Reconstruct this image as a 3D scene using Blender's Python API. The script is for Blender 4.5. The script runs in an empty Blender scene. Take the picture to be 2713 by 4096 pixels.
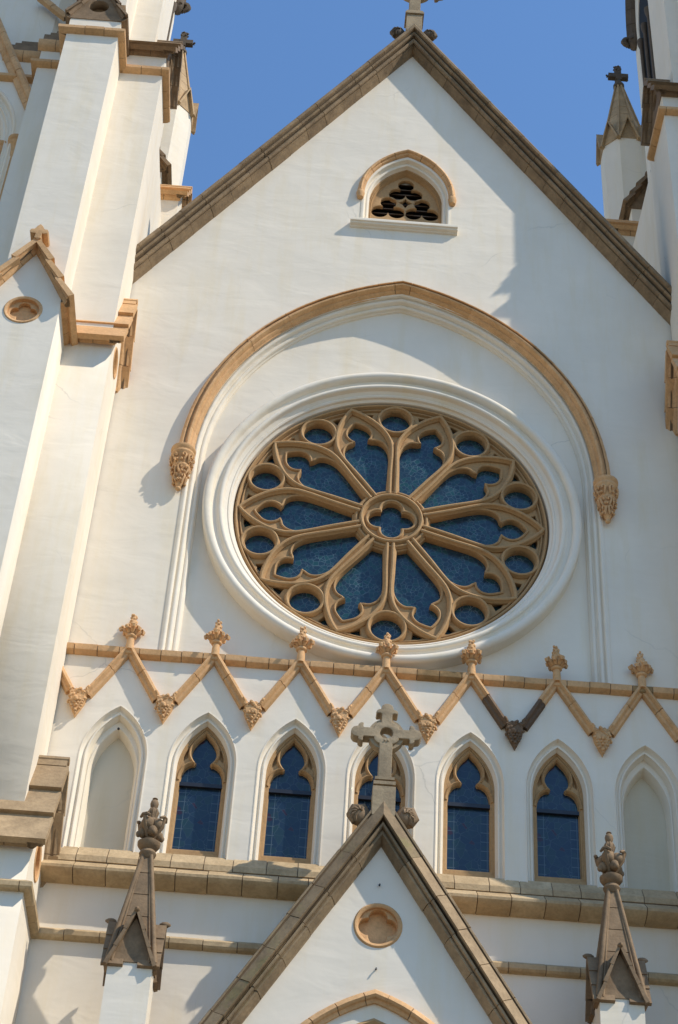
import bpy, bmesh, math, random
from mathutils import Vector, Matrix
random.seed(7)
PI = math.pi
SC = bpy.context.scene
COL = SC.collection

# ------------------------------------------------------------------ camera
def cam_setup():
    yaw, pitch, roll = 0.0105, 0.7090, 0.0692
    f = Vector((math.sin(yaw)*math.cos(pitch), math.cos(yaw)*math.cos(pitch), math.sin(pitch)))
    r = Vector((math.cos(yaw), -math.sin(yaw), 0)); u = r.cross(f)
    r2 = r*math.cos(roll)+u*math.sin(roll); u2 = -r*math.sin(roll)+u*math.cos(roll)
    cd = bpy.data.cameras.new('camera'); co = bpy.data.objects.new('camera', cd); COL.objects.link(co)
    m = Matrix((r2, u2, -f)).transposed().to_4x4(); m.translation = Vector((-1.2625, -25.2354, 1.6))
    co.matrix_world = m
    cd.sensor_fit = 'VERTICAL'; cd.sensor_height = 36.0; cd.lens = 7144.03/4096*36.0
    cd.clip_start = .1; cd.clip_end = 3000
    SC.camera = co
cam_setup()

# ------------------------------------------------------------------ light
SUN = Vector((1.95, -1.0, 2.42)).normalized()
elev = math.asin(SUN.z); azim = math.atan2(SUN.x, SUN.y)        # azimuth clockwise from +Y
W = bpy.data.worlds.new('World'); SC.world = W; W.use_nodes = True
nt = W.node_tree; nt.nodes.clear()
o_ = nt.nodes.new('ShaderNodeOutputWorld'); b_ = nt.nodes.new('ShaderNodeBackground'); s_ = nt.nodes.new('ShaderNodeTexSky')
s_.sky_type = 'NISHITA'; s_.sun_disc = False; s_.sun_elevation = elev; s_.sun_rotation = azim
s_.altitude = 50; s_.air_density = 1.6; s_.dust_density = 0.0; s_.ozone_density = 10.0
b_.inputs[1].default_value = 0.15
nt.links.new(s_.outputs[0], b_.inputs[0]); nt.links.new(b_.outputs[0], o_.inputs[0])
sd = bpy.data.lights.new('sun', 'SUN'); sd.energy = 3.55; sd.angle = math.radians(.53); sd.color = (1, .92, .79)
so = bpy.data.objects.new('sun', sd); COL.objects.link(so); so.rotation_euler = (-SUN).to_track_quat('-Z', 'Y').to_euler()
vs = SC.view_settings; vs.view_transform = 'Standard'; vs.look = 'None'; vs.gamma = 1; vs.exposure = 0.25; vs.use_curve_mapping = False

# ------------------------------------------------------------------ materials
def nodemat(name):
    m = bpy.data.materials.new(name); m.use_nodes = True
    nt = m.node_tree; bs = nt.nodes['Principled BSDF']
    return m, nt, bs
def N(nt, kind, **kw):
    n = nt.nodes.new(kind)
    for k, v in kw.items():
        if k == 'inp':
            for i, x in v.items(): n.inputs[i].default_value = x
        else: setattr(n, k, v)
    return n
def ramp(nt, stops):
    n = nt.nodes.new('ShaderNodeValToRGB'); e = n.color_ramp.elements
    while len(e) < len(stops): e.new(.5)
    for i, (p, c) in enumerate(stops): e[i].position = p; e[i].color = (*c, 1) if len(c) == 3 else c
    return n
def L(nt, a, b): nt.links.new(a, b)
def mapping(nt, scale=(1,1,1), src=None):
    mp = N(nt, 'ShaderNodeMapping'); mp.inputs['Scale'].default_value = scale
    if src is None: src = N(nt, 'ShaderNodeNewGeometry').outputs['Position']
    L(nt, src, mp.inputs[0]); return mp.outputs[0]
def mixc(nt, fac, a, b, mode='MIX'):
    n = N(nt, 'ShaderNodeMix', data_type='RGBA', blend_type=mode)
    for sock, v in ((0, fac), (6, a), (7, b)):
        if isinstance(v, bpy.types.NodeSocket): L(nt, v, n.inputs[sock])
        elif sock == 0: n.inputs[0].default_value = v
        else: n.inputs[sock].default_value = (*v, 1)
    return n.outputs[2]

def stucco(name, col, cracks=True):
    m, nt, bs = nodemat(name)
    n1 = N(nt, 'ShaderNodeTexNoise', inp={'Scale': .55, 'Detail': 4.0, 'Roughness': .6}); L(nt, mapping(nt), n1.inputs[0])
    r1 = ramp(nt, [(.3, tuple(c*.90 for c in col)), (.7, col)]); L(nt, n1.outputs[0], r1.inputs[0])
    # yellowish vertical dirt runs
    n2 = N(nt, 'ShaderNodeTexNoise', inp={'Scale': 1.0, 'Detail': 5.0, 'Roughness': .65}); L(nt, mapping(nt, (2.6, 2.6, .33)), n2.inputs[0])
    r2 = ramp(nt, [(.49, (0,0,0)), (.74, (.62,.62,.62))]); L(nt, n2.outputs[0], r2.inputs[0])
    c = mixc(nt, r2.outputs[0], r1.outputs[0], (col[0]*.90, col[1]*.85, col[2]*.72))
    h = None
    n3 = N(nt, 'ShaderNodeTexNoise', inp={'Scale': 1.0, 'Detail': 3.0, 'Roughness': .5, 'Distortion': .4}); L(nt, mapping(nt, (.9, .9, 1.9)), n3.inputs[0])
    n4 = N(nt, 'ShaderNodeTexNoise', inp={'Scale': 22.0, 'Detail': 4.0, 'Roughness': .6}); L(nt, mapping(nt), n4.inputs[0])
    add = N(nt, 'ShaderNodeMath', operation='MULTIPLY_ADD', inp={1: .035}); L(nt, n4.outputs[0], add.inputs[0]); L(nt, n3.outputs[0], add.inputs[2])
    h = add.outputs[0]
    if cracks:
        v = N(nt, 'ShaderNodeTexVoronoi', feature='DISTANCE_TO_EDGE', inp={'Scale': .3, 'Randomness': 1.0})
        nz = N(nt, 'ShaderNodeTexNoise', inp={'Scale': 1.3, 'Detail': 4.0, 'Roughness': .5}); L(nt, mapping(nt), nz.inputs[0])
        vm = N(nt, 'ShaderNodeVectorMath', operation='MULTIPLY_ADD', inp={1: (.6,.6,.6)}); L(nt, nz.outputs[1], vm.inputs[0]); L(nt, mapping(nt), vm.inputs[2])
        L(nt, vm.outputs[0], v.inputs[0])
        rc = ramp(nt, [(0.0, (1,1,1)), (.0045, (.0,.0,.0))]); L(nt, v.outputs[0], rc.inputs[0])
        ng = N(nt, 'ShaderNodeTexNoise', inp={'Scale': .5, 'Detail': 2.0}); L(nt, mapping(nt, (1,1,1)), ng.inputs[0])
        rg = ramp(nt, [(.55, (0,0,0)), (.66, (.42,.42,.42))]); L(nt, ng.outputs[0], rg.inputs[0])
        mk = mixc(nt, 1.0, rc.outputs[0], rg.outputs[0], 'MULTIPLY')
        c = mixc(nt, mk, c, (.42, .39, .33))
        ad2 = N(nt, 'ShaderNodeMath', operation='MULTIPLY_ADD', inp={1: .12}); L(nt, mk, ad2.inputs[0]); L(nt, h, ad2.inputs[2]); h = ad2.outputs[0]
    bp = N(nt, 'ShaderNodeBump', inp={'Strength': .6, 'Distance': .032}); L(nt, h, bp.inputs['Height'])
    L(nt, bp.outputs[0], bs.inputs['Normal']); L(nt, c, bs.inputs['Base Color'])
    bs.inputs['Roughness'].default_value = .82; bs.inputs['Specular IOR Level'].default_value = .25
    return m

def stone(name, a, b, dark, moss=None, stain=.35, rough=.8, bump=.5, mscale=(1,1,1), top=None):
    m, nt, bs = nodemat(name)
    oi = N(nt, 'ShaderNodeObjectInfo')
    r0 = ramp(nt, [(0, a), (1, b)]); L(nt, oi.outputs['Random'], r0.inputs[0])
    n1 = N(nt, 'ShaderNodeTexNoise', inp={'Scale': 3.2, 'Detail': 6.0, 'Roughness': .65}); L(nt, mapping(nt, mscale), n1.inputs[0])
    r1 = ramp(nt, [(.50-stain*.30, (0,0,0)), (.50+.22, (1,1,1))]); L(nt, n1.outputs[0], r1.inputs[0])
    inv = N(nt, 'ShaderNodeMath', operation='MULTIPLY', inp={1: stain}); 
    sub = N(nt, 'ShaderNodeMath', operation='SUBTRACT', inp={0: 1.0}); L(nt, r1.outputs[0], sub.inputs[1]); L(nt, sub.outputs[0], inv.inputs[0])
    c = mixc(nt, inv.outputs[0], r0.outputs[0], dark)
    if moss:
        n2 = N(nt, 'ShaderNodeTexNoise', inp={'Scale': 1.3, 'Detail': 7.0, 'Roughness': .7}); L(nt, mapping(nt), n2.inputs[0])
        r2 = ramp(nt, [(.50, (0,0,0)), (.66, (.75,.75,.75))]); L(nt, n2.outputs[0], r2.inputs[0])
        g = N(nt, 'ShaderNodeNewGeometry'); sx = N(nt, 'ShaderNodeSeparateXYZ'); L(nt, g.outputs['True Normal'], sx.inputs[0])
        mr = N(nt, 'ShaderNodeMapRange', inp={1: -.15, 2: .55, 3: 0.0, 4: 1.0}); L(nt, sx.outputs[2], mr.inputs[0])
        mm = N(nt, 'ShaderNodeMath', operation='MULTIPLY'); L(nt, r2.outputs[0], mm.inputs[0]); L(nt, mr.outputs[0], mm.inputs[1])
        c = mixc(nt, mm.outputs[0], c, moss)
    n4 = N(nt, 'ShaderNodeTexNoise', inp={'Scale': 20.0, 'Detail': 5.0, 'Roughness': .6}); L(nt, mapping(nt), n4.inputs[0])
    rs = ramp(nt, [(.30, (.86,.85,.84)), (.58, (1.03,1.03,1.03))]); L(nt, n4.outputs[0], rs.inputs[0])
    c = mixc(nt, 1.0, c, rs.outputs[0], 'MULTIPLY')
    bp = N(nt, 'ShaderNodeBump', inp={'Strength': bump, 'Distance': .012}); L(nt, n4.outputs[0], bp.inputs['Height'])
    L(nt, bp.outputs[0], bs.inputs['Normal']); L(nt, c, bs.inputs['Base Color'])
    bs.inputs['Roughness'].default_value = rough; bs.inputs['Specular IOR Level'].default_value = .3
    return m

def leaded(name, cols, lead, scale, border=False):
    m, nt, bs = nodemat(name)
    g = N(nt, 'ShaderNodeTexCoord'); mp = mapping(nt, (1, 0, 1), g.outputs['Object'])
    nz = N(nt, 'ShaderNodeTexNoise', inp={'Scale': 3.0, 'Detail': 2.0}); L(nt, mp, nz.inputs[0])
    vm = N(nt, 'ShaderNodeVectorMath', operation='MULTIPLY_ADD', inp={1: (.10,.10,.10)}); L(nt, nz.outputs[1], vm.inputs[0]); L(nt, mp, vm.inputs[2])
    v1 = N(nt, 'ShaderNodeTexVoronoi', feature='DISTANCE_TO_EDGE', inp={'Scale': scale}); v2 = N(nt, 'ShaderNodeTexVoronoi', inp={'Scale': scale})
    L(nt, vm.outputs[0], v1.inputs[0]); L(nt, vm.outputs[0], v2.inputs[0])
    hs = N(nt, 'ShaderNodeSeparateColor'); L(nt, v2.outputs['Color'], hs.inputs[0])
    r = ramp(nt, cols); r.color_ramp.interpolation = 'CONSTANT'; L(nt, hs.outputs[0], r.inputs[0])
    rl = ramp(nt, [(.0, (1,1,1)), (.010*scale/8, (.7,.7,.7)), (.028*scale/8, (0,0,0))]); L(nt, v1.outputs[0], rl.inputs[0])
    vary = N(nt, 'ShaderNodeTexNoise', inp={'Scale': 2.2, 'Detail': 3.0}); L(nt, g.outputs['Object'], vary.inputs[0])
    rv = ramp(nt, [(.34, (.15,.15,.15)), (.66, (1,1,1))]); L(nt, vary.outputs[0], rv.inputs[0])
    mask = mixc(nt, 1.0, rl.outputs[0], rv.outputs[0], 'MULTIPLY')
    if border:
        bt = N(nt, 'ShaderNodeTexBrick', inp={'Scale': 1.0, 'Mortar Size': .006, 'Brick Width': .11, 'Row Height': .17, 'Color1': (0,0,0,1), 'Color2': (0,0,0,1), 'Mortar': (.8,.8,.8,1)})
        bt.offset = 0
        rot = N(nt, 'ShaderNodeCombineXYZ'); sx = N(nt, 'ShaderNodeSeparateXYZ'); L(nt, g.outputs['Object'], sx.inputs[0])
        sh = N(nt, 'ShaderNodeMath', operation='ADD', inp={1: .015}); L(nt, sx.outputs[0], sh.inputs[0])
        L(nt, sh.outputs[0], rot.inputs[0]); L(nt, sx.outputs[2], rot.inputs[1]); L(nt, rot.outputs[0], bt.inputs[0])
        ab = N(nt, 'ShaderNodeMath', operation='ABSOLUTE'); L(nt, sx.outputs[0], ab.inputs[0])
        gt = N(nt, 'ShaderNodeMath', operation='GREATER_THAN', inp={1: .208}); L(nt, ab.outputs[0], gt.inputs[0])
        mask = mixc(nt, gt.outputs[0], mask, bt.outputs[0])
    c = mixc(nt, mask, r.outputs[0], lead)
    L(nt, c, bs.inputs['Base Color'])
    hgt = N(nt, 'ShaderNodeMath', operation='MULTIPLY', inp={1: 1.0}); L(nt, mask, hgt.inputs[0])
    nb = N(nt, 'ShaderNodeTexNoise', inp={'Scale': 9.0, 'Detail': 2.0}); L(nt, g.outputs['Object'], nb.inputs[0])
    ad = N(nt, 'ShaderNodeMath', operation='MULTIPLY_ADD', inp={1: .5}); L(nt, nb.outputs[0], ad.inputs[0]); L(nt, hgt.outputs[0], ad.inputs[2])
    bp = N(nt, 'ShaderNodeBump', inp={'Strength': .12, 'Distance': .006}); L(nt, ad.outputs[0], bp.inputs['Height']); L(nt, bp.outputs[0], bs.inputs['Normal'])
    bs.inputs['Roughness'].default_value = .16; bs.inputs['Specular IOR Level'].default_value = .5
    return m
def plain(name, col, rough=.6, metal=0, noise=.15, sc=6.0):
    m, nt, bs = nodemat(name)
    n1 = N(nt, 'ShaderNodeTexNoise', inp={'Scale': sc, 'Detail': 5.0}); L(nt, mapping(nt), n1.inputs[0])
    r = ramp(nt, [(.3, tuple(c*(1-noise) for c in col)), (.7, tuple(c*(1+noise) for c in col))]); L(nt, n1.outputs[0], r.inputs[0])
    L(nt, r.outputs[0], bs.inputs['Base Color']); bs.inputs['Roughness'].default_value = rough; bs.inputs['Metallic'].default_value = metal
    return m

M = dict(
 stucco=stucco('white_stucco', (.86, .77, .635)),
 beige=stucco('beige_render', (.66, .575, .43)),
 trim=stucco('white_trim', (.86, .77, .635), cracks=False),
 terra=stone('terracotta', (.80, .485, .24), (.68, .40, .185), (.34, .19, .085), stain=.38),
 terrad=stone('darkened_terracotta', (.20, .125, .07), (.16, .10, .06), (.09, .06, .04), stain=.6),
 mossterra=stone('mossy_terracotta', (.55, .32, .14), (.50, .29, .13), (.085, .075, .03), stain=.85),
 tracery=stone('tracery_stone', (.50, .31, .145), (.47, .285, .13), (.30, .18, .085), stain=.3, bump=.25),
 buff=stone('buff_stone', (.64, .48, .285), (.54, .39, .22), (.24, .16, .08), stain=.5),
 brown=stone('weathered_brown_stone', (.40, .275, .155), (.31, .21, .118), (.10, .066, .037), moss=(.15, .14, .06), stain=.7),
 mossy=stone('mossy_brown_stone', (.38, .275, .16), (.30, .21, .12), (.10, .07, .04), moss=(.20, .20, .055), stain=.55),
 clean=stone('clean_coping_stone', (.53, .375, .215), (.43, .30, .17), (.16, .105, .058), stain=.55),
 pinn=stone('pinnacle_stone', (.33, .22, .125), (.26, .172, .097), (.10, .067, .038), stain=.55),
 spire=stone('turret_stone', (.62, .43, .235), (.50, .34, .18), (.20, .135, .075), stain=.5),
 dark=stone('dark_carved_stone', (.16, .115, .075), (.13, .095, .065), (.06, .045, .03), stain=.6),
 cross=stone('cross_stone', (.46, .35, .22), (.42, .32, .195), (.14, .10, .06), stain=.5),
 mortar=plain('mortar', (.17, .115, .065), .9),
 lead=plain('lead_sheet', (.035, .035, .04), .5),
 iron=plain('iron_bar', (.012, .014, .022), .45),
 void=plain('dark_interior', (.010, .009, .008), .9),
 louvre=plain('louvre_slat', (.16, .10, .06), .8),
 paving=plain('paving', (.145, .128, .10), .85, sc=1.5),
 door=plain('door_wood', (.09, .045, .02), .6),
 rglass=leaded('rose_glass', [(0,(.016,.045,.068)),(.3,(.014,.036,.058)),(.6,(.016,.056,.072)),(.85,(.016,.064,.072)),(.97,(.026,.08,.09))], (.19,.26,.30), 12.0),
 lglass=leaded('lancet_glass', [(0,(.014,.033,.054)),(.3,(.016,.038,.050)),(.55,(.012,.028,.052)),(.94,(.034,.016,.026)),(.97,(.016,.042,.048))], (.09,.125,.145), 8.0, True),
)

# ------------------------------------------------------------------ mesh helpers
def link(o, parent=None):
    COL.objects.link(o)
    if parent is not None: o.parent = parent
    return o
def finish(me, smooth=None, recalc=True):
    if recalc:
        bm = bmesh.new(); bm.from_mesh(me); bmesh.ops.recalc_face_normals(bm, faces=bm.faces); bm.to_mesh(me); bm.free()
    if smooth is not None:
        me.polygons.foreach_set('use_smooth', [True]*len(me.polygons))
        me.set_sharp_from_angle(angle=math.radians(smooth))
    return me
class G:
    """collects geometry for one mesh"""
    def __init__(s): s.v = []; s.f = []
    def add(s, vs, fs, mat=None):
        n = len(s.v)
        s.v += [tuple(mat @ Vector(p)) if mat is not None else tuple(p) for p in vs]
        s.f += [tuple(i+n for i in f) for f in fs]; return s
    def box(s, a, b, mat=None):
        (x0,y0,z0),(x1,y1,z1) = a, b
        v = [(x0,y0,z0),(x1,y0,z0),(x1,y1,z0),(x0,y1,z0),(x0,y0,z1),(x1,y0,z1),(x1,y1,z1),(x0,y1,z1)]
        return s.add(v, [(0,3,2,1),(4,5,6,7),(0,1,5,4),(1,2,6,5),(2,3,7,6),(3,0,4,7)], mat)
    def prism(s, poly, d0, d1, mat=None):
        """poly in XZ extruded along y from d0 to d1"""
        n = len(poly); v = [(x,d0,z) for x,z in poly]+[(x,d1,z) for x,z in poly]
        f = [tuple(range(n)), tuple(range(2*n-1, n-1, -1))]+[(i,(i+1)%n,n+(i+1)%n,n+i) for i in range(n)]
        return s.add(v, f, mat)
    def lathe(s, prof, n=16, mat=None, sq=None):
        """prof [(r,z)...] about z; sq: list of n angle factors"""
        v = []; f = []
        for r, z in prof:
            for k in range(n):
                a = 2*PI*k/n + (PI/n if sq else 0); v.append((r*math.cos(a), r*math.sin(a), z))
        for i in range(len(prof)-1):
            for k in range(n): f.append((i*n+k, i*n+(k+1)%n, (i+1)*n+(k+1)%n, (i+1)*n+k))
        f.append(tuple(range(n-1,-1,-1))); f.append(tuple((len(prof)-1)*n+k for k in range(n)))
        return s.add(v, f, mat)
    def ball(s, c, r, mat=None, n=8, m=5):
        rx, ry, rz = r if hasattr(r, '__len__') else (r,r,r)
        v = [(0,0,-1)]; f = []
        for i in range(1, m):
            t = PI*i/m
            for k in range(n): v.append((math.sin(t)*math.cos(2*PI*k/n), math.sin(t)*math.sin(2*PI*k/n), -math.cos(t)))
        v.append((0,0,1)); e = len(v)-1
        for k in range(n): f.append((0, 1+(k+1)%n, 1+k)); f.append((e, e-n+k, e-n+(k+1)%n))
        for i in range(m-2):
            for k in range(n): f.append((1+i*n+k, 1+i*n+(k+1)%n, 1+(i+1)*n+(k+1)%n, 1+(i+1)*n+k))
        T = Matrix.Translation(c) @ (mat if mat is not None else Matrix()) @ Matrix.Diagonal((rx,ry,rz,1))
        return s.add(v, f, T)
    def tube(s, pts, rad, n=6, mat=None):
        v = []; f = []; pts = [Vector(p) for p in pts]; m = len(pts)
        for i, p in enumerate(pts):
            t = (pts[min(i+1,m-1)]-pts[max(i-1,0)]).normalized()
            a = t.orthogonal().normalized() if i == 0 else (a-t*a.dot(t)).normalized()
            b = t.cross(a); r = rad[i] if hasattr(rad,'__len__') else rad
            for k in range(n): v.append(p+a*r*math.cos(2*PI*k/n)+b*r*math.sin(2*PI*k/n))
        for i in range(m-1):
            for k in range(n): f.append((i*n+k, i*n+(k+1)%n, (i+1)*n+(k+1)%n, (i+1)*n+k))
        f.append(tuple(range(n-1,-1,-1))); f.append(tuple((m-1)*n+k for k in range(n)))
        return s.add(v, f, mat)
    def mesh(s, name, smooth=None, recalc=True):
        me = bpy.data.meshes.new(name); me.from_pydata(s.v, [], s.f); me.validate(); return finish(me, smooth, recalc)
    def obj(s, name, mat, parent=None, smooth=None, xf=None, recalc=True):
        if xf is not None: s.v = [tuple(xf @ Vector(p)) for p in s.v]
        me = s.mesh(name, smooth, recalc); me.materials.append(M[mat] if isinstance(mat, str) else mat)
        return link(bpy.data.objects.new(name, me), parent)
def inst(src, name, parent, loc=None, rot=None, scale=None):
    o = bpy.data.objects.new(name, src.data); link(o, parent)
    if loc is not None: o.location = loc
    if rot is not None: o.rotation_euler = rot
    if scale is not None: o.scale = scale
    return o
def plate(name, outlines, y0, y1, mat, parent=None, bevel=0.0, res=2, smooth=30):
    """flat slab in XZ with holes (even-odd), from y0 (front) to y1 (back)"""
    cu = bpy.data.curves.new(name, 'CURVE'); cu.dimensions = '2D'; cu.fill_mode = 'BOTH'
    cu.extrude = max((y1-y0)/2-bevel, 1e-4); cu.bevel_depth = bevel; cu.bevel_resolution = res; cu.offset = -bevel
    for ol in outlines:
        sp = cu.splines.new('POLY'); sp.points.add(len(ol)-1)
        for p, (x, z) in zip(sp.points, ol): p.co = (x, z, 0, 1)
        sp.use_cyclic_u = True
    ob = bpy.data.objects.new('tmp', cu); COL.objects.link(ob)
    dg = bpy.context.evaluated_depsgraph_get(); me = bpy.data.meshes.new_from_object(ob.evaluated_get(dg))
    bpy.data.objects.remove(ob); bpy.data.curves.remove(cu)
    yc = (y0+y1)/2
    me.transform(Matrix(((1,0,0,0),(0,0,-1,yc),(0,1,0,0),(0,0,0,1))))
    bm = bmesh.new(); bm.from_mesh(me); bmesh.ops.remove_doubles(bm, verts=bm.verts, dist=1e-5); bm.to_mesh(me); bm.free()
    me.name = name; finish(me, smooth, True)
    me.materials.clear(); me.materials.append(M[mat])
    return link(bpy.data.objects.new(name, me), parent)

FR = (0, -1, 0)          # "up" for things lying on a front face: protrusion towards the viewer
UP = (0, 0, 1)
# paths ---------------------------------------------------------------
def frames(path, up, closed=False):
    P = [Vector(p) for p in path]; n = len(P); up = Vector(up); out = []
    for i in range(n):
        if closed: a, b = P[i]-P[i-1], P[(i+1)%n]-P[i]
        else:
            a = P[i]-P[i-1] if i > 0 else P[1]-P[0]; b = P[i+1]-P[i] if i < n-1 else P[-1]-P[-2]
        na = a.normalized().cross(up).normalized(); nb = b.normalized().cross(up).normalized()
        m = (na+nb); m = m/max(m.length_squared, .2)*2 if m.length > 1e-6 else na
        out.append((P[i], m))
    return out
def sweep(g, fr, up, prof, closed=False, caps=True):
    up = Vector(up); n = len(prof); v = []; f = []
    for p, nn in fr:
        for o, h in prof: v.append(p+nn*o+up*h)
    m = len(fr)
    for i in range(m if closed else m-1):
        j = (i+1) % m
        for k in range(n if caps else n-1):
            k2 = (k+1) % n; f.append((i*n+k, j*n+k, j*n+k2, i*n+k2))
    if caps and not closed: f.append(tuple(range(n))); f.append(tuple((m-1)*n+k for k in range(n-1,-1,-1)))
    g.add(v, f)
def cut(path, up, s0, s1):
    """sub-path between arc lengths with frames from the whole path"""
    fr = frames(path, up); P = [p for p, _ in fr]; acc = [0]
    for i in range(1, len(P)): acc.append(acc[-1]+(P[i]-P[i-1]).length)
    def at(s):
        for i in range(len(P)-1):
            if s <= acc[i+1]+1e-9:
                t = (s-acc[i])/(acc[i+1]-acc[i]); d = (P[i+1]-P[i]).normalized()
                return (P[i].lerp(P[i+1], t), d.cross(Vector(up)).normalized())
        return fr[-1]
    return [at(s0)]+[fr[i] for i in range(len(P)) if s0+1e-4 < acc[i] < s1-1e-4]+[at(s1)]
def plen(path):
    return sum((Vector(path[i+1])-Vector(path[i])).length for i in range(len(path)-1))
def stones(path, up, prof, length, mat, parent, name='stone', gap=.014, mortar=True, jit=.004, smooth=32, cuts=None, xf=None, mats=None):
    T = plen(path)
    if cuts is None:
        n = max(1, round(T/length)); cuts = [0]+[T*(i+random.uniform(-.06,.06))/n for i in range(1, n)]+[T]
    for i in range(len(cuts)-1):
        a = cuts[i]+(gap/2 if i else 0); b = cuts[i+1]-(gap/2 if i < len(cuts)-2 else 0)
        g = G(); do, dh = random.uniform(-jit, jit), random.uniform(-jit, jit)
        sweep(g, cut(path, up, a, b), up, [(o+do, h+dh if abs(h) > .01 else h) for o, h in prof])
        g.obj(name, mats[i] if mats else mat, parent, smooth, xf)
    if mortar and len(cuts) > 2:
        c0 = sum(o for o, h in prof)/len(prof); g = G()
        h0 = sum(h for o, h in prof)/len(prof)
        mp = [(o*.90, h0+(h-h0)*.90) for o, h in prof] if tuple(up) == UP else [(c0+(o-c0)*.88, h*.85) for o, h in prof]
        sweep(g, frames(path, up), up, mp); g.obj('mortar', 'mortar', parent, smooth, xf)
def arch(hw, zs, za, n=14, x0=0, z0=None):
    """left jamb foot -> apex -> right jamb foot, in XZ"""
    h = za-zs; cx = (hw*hw-h*h)/(2*hw); R = hw-cx; pts = []
    a1 = math.atan2(h, -cx)
    for i in range(n+1):
        a = a1*i/n; pts.append((cx+R*math.cos(a), zs+R*math.sin(a)))
    pts[-1] = (0, za)
    left = [(-x, z) for x, z in pts]; full = left+pts[::-1][1:]
    if z0 is not None: full = [(-hw, z0)]+full+[(hw, z0)]
    return [(x+x0, z) for x, z in full]
def xz(pts, y=0): return [(x, y, z) for x, z in pts]
def circle(r, n=64, x0=0, z0=0, a0=0): return [(x0+r*math.cos(a0+2*PI*k/n), z0+r*math.sin(a0+2*PI*k/n)) for k in range(n)]
def foil(circs, x0=0, z0=0, n=72, a0=0, s=1.0):
    """outline of a union of circles, star-shaped about the origin"""
    out = []
    for k in range(n):
        a = a0+2*PI*k/n; d = (math.cos(a), math.sin(a)); best = 0
        for cx, cz, r in circs:
            b = d[0]*cx+d[1]*cz; q = b*b-(cx*cx+cz*cz-r*r)
            if q >= 0: best = max(best, b+math.sqrt(q))
        out.append((x0+s*best*d[0], z0+s*best*d[1]))
    return out
def quatre(off, r): return [(off*math.cos(PI/2*k), off*math.sin(PI/2*k), r) for k in range(4)]+[(0,0,off*.8)]
def empty(name, loc=(0,0,0), parent=None):
    o = bpy.data.objects.new(name, None); link(o, parent); o.location = loc; o.empty_display_size = .3; return o
def tag(o, label, cat, group=None, kind=None):
    if label: o['label'] = label
    if cat: o['category'] = cat
    if group: o['group'] = group
    if kind: o['kind'] = kind
    return o
def catmull(pts, n=6):
    out = []
    for i in range(len(pts)-1):
        p0 = pts[max(i-1,0)]; p1 = pts[i]; p2 = pts[i+1]; p3 = pts[min(i+2,len(pts)-1)]
        for k in range(n):
            t = k/n
            out.append(tuple(.5*((2*b)+(-a+c)*t+(2*a-5*b+4*c-d)*t*t+(-a+3*b-3*c+d)*t**3) for a,b,c,d in zip(p0,p1,p2,p3)))
    out.append(tuple(pts[-1])); return out

# ------------------------------------------------------------------ ground
g = G().box((-400,-400,-.5), (400,400,0)); gr = g.obj('ground', 'paving'); tag(gr, None, None, kind='structure')

# ------------------------------------------------------------------ church front
CH = tag(empty('church_front'), 'white stucco church front with a rose window under a steep brown-edged gable', 'church')
SP = 1.4823; ZR = 23.46
LX = [(k-3)*SP for k in range(7)]
LH = .565; LB = 15.80                                            # lancet half width, foot
big = arch(3.94, 24.4, 29.36, 22, 0, 19.70)
attic_o = arch(.97, 32.45, 33.86, 12, 0, 31.50)
outline = [(-5.6,0),(5.6,0),(5.6,29.1),(0,37.9),(-5.6,29.1)]
door_o = arch(1.5, 5.0, 7.6, 10, 0, .0)
holes = [big, attic_o]+[arch(LH, 17.55, 18.58, 10, x, LB) for x in LX]
plate('wall', [outline]+holes, 0, .9, 'stucco', CH, smooth=None)
# --- recessed panel of the great arch with its mouldings
plate('arch_panel', [arch(3.95, 24.4, 29.37, 22, 0, 19.68), circle(3.30, 96, 0, ZR)], .26, .60, 'stucco', CH, smooth=None)
def arcs(cx, cz, r, a0, a1, n=5): return [(cx+r*math.cos(math.radians(a0+(a1-a0)*i/n)), cz+r*math.sin(math.radians(a0+(a1-a0)*i/n))) for i in range(n+1)]
g = G()
prof = [(-.01,-.05),(-.01,.015)]+arcs(.045,.0,.035,120,-30)+[(.085,-.06)]+arcs(.135,-.075,.042,150,-20)+[(.19,-.135)]+arcs(.235,-.165,.04,150,-40)+[(.295,-.22),(.30,-.265),(.02,-.265)]
sweep(g, frames(xz(big), FR), FR, prof); g.obj('arch_moulding', 'trim', CH, 35)
# --- rose ring
g = G()
rp = [(3.56,.262),(3.555,.05)]+[(3.47+.085*math.cos(math.radians(a)), .03-.075*math.sin(math.radians(a))) for a in range(0,181,30)]+[(3.37,.085),(3.31,.10),(3.27,.075)]+\
     [(3.22+.05*math.cos(math.radians(a)), .075-.05*math.sin(math.radians(a))) for a in range(20,181,32)]+[(3.155,.13),(3.09,.175),(3.07,.165),(3.04,.185),(3.03,.235),(2.985,.27),(2.975,.50),(3.30,.55)]
n = 128; v = []; f = []
for k in range(n):
    a = 2*PI*k/n
    for r, y in rp: v.append((r*math.sin(a), y, ZR+r*math.cos(a)))
m = len(rp)
for k in range(n):
    for j in range(m-1): f.append((k*m+j, ((k+1)%n)*m+j, ((k+1)%n)*m+j+1, k*m+j+1))
g.add(v, f); g.obj('rose_surround', 'trim', CH, 40)

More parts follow.
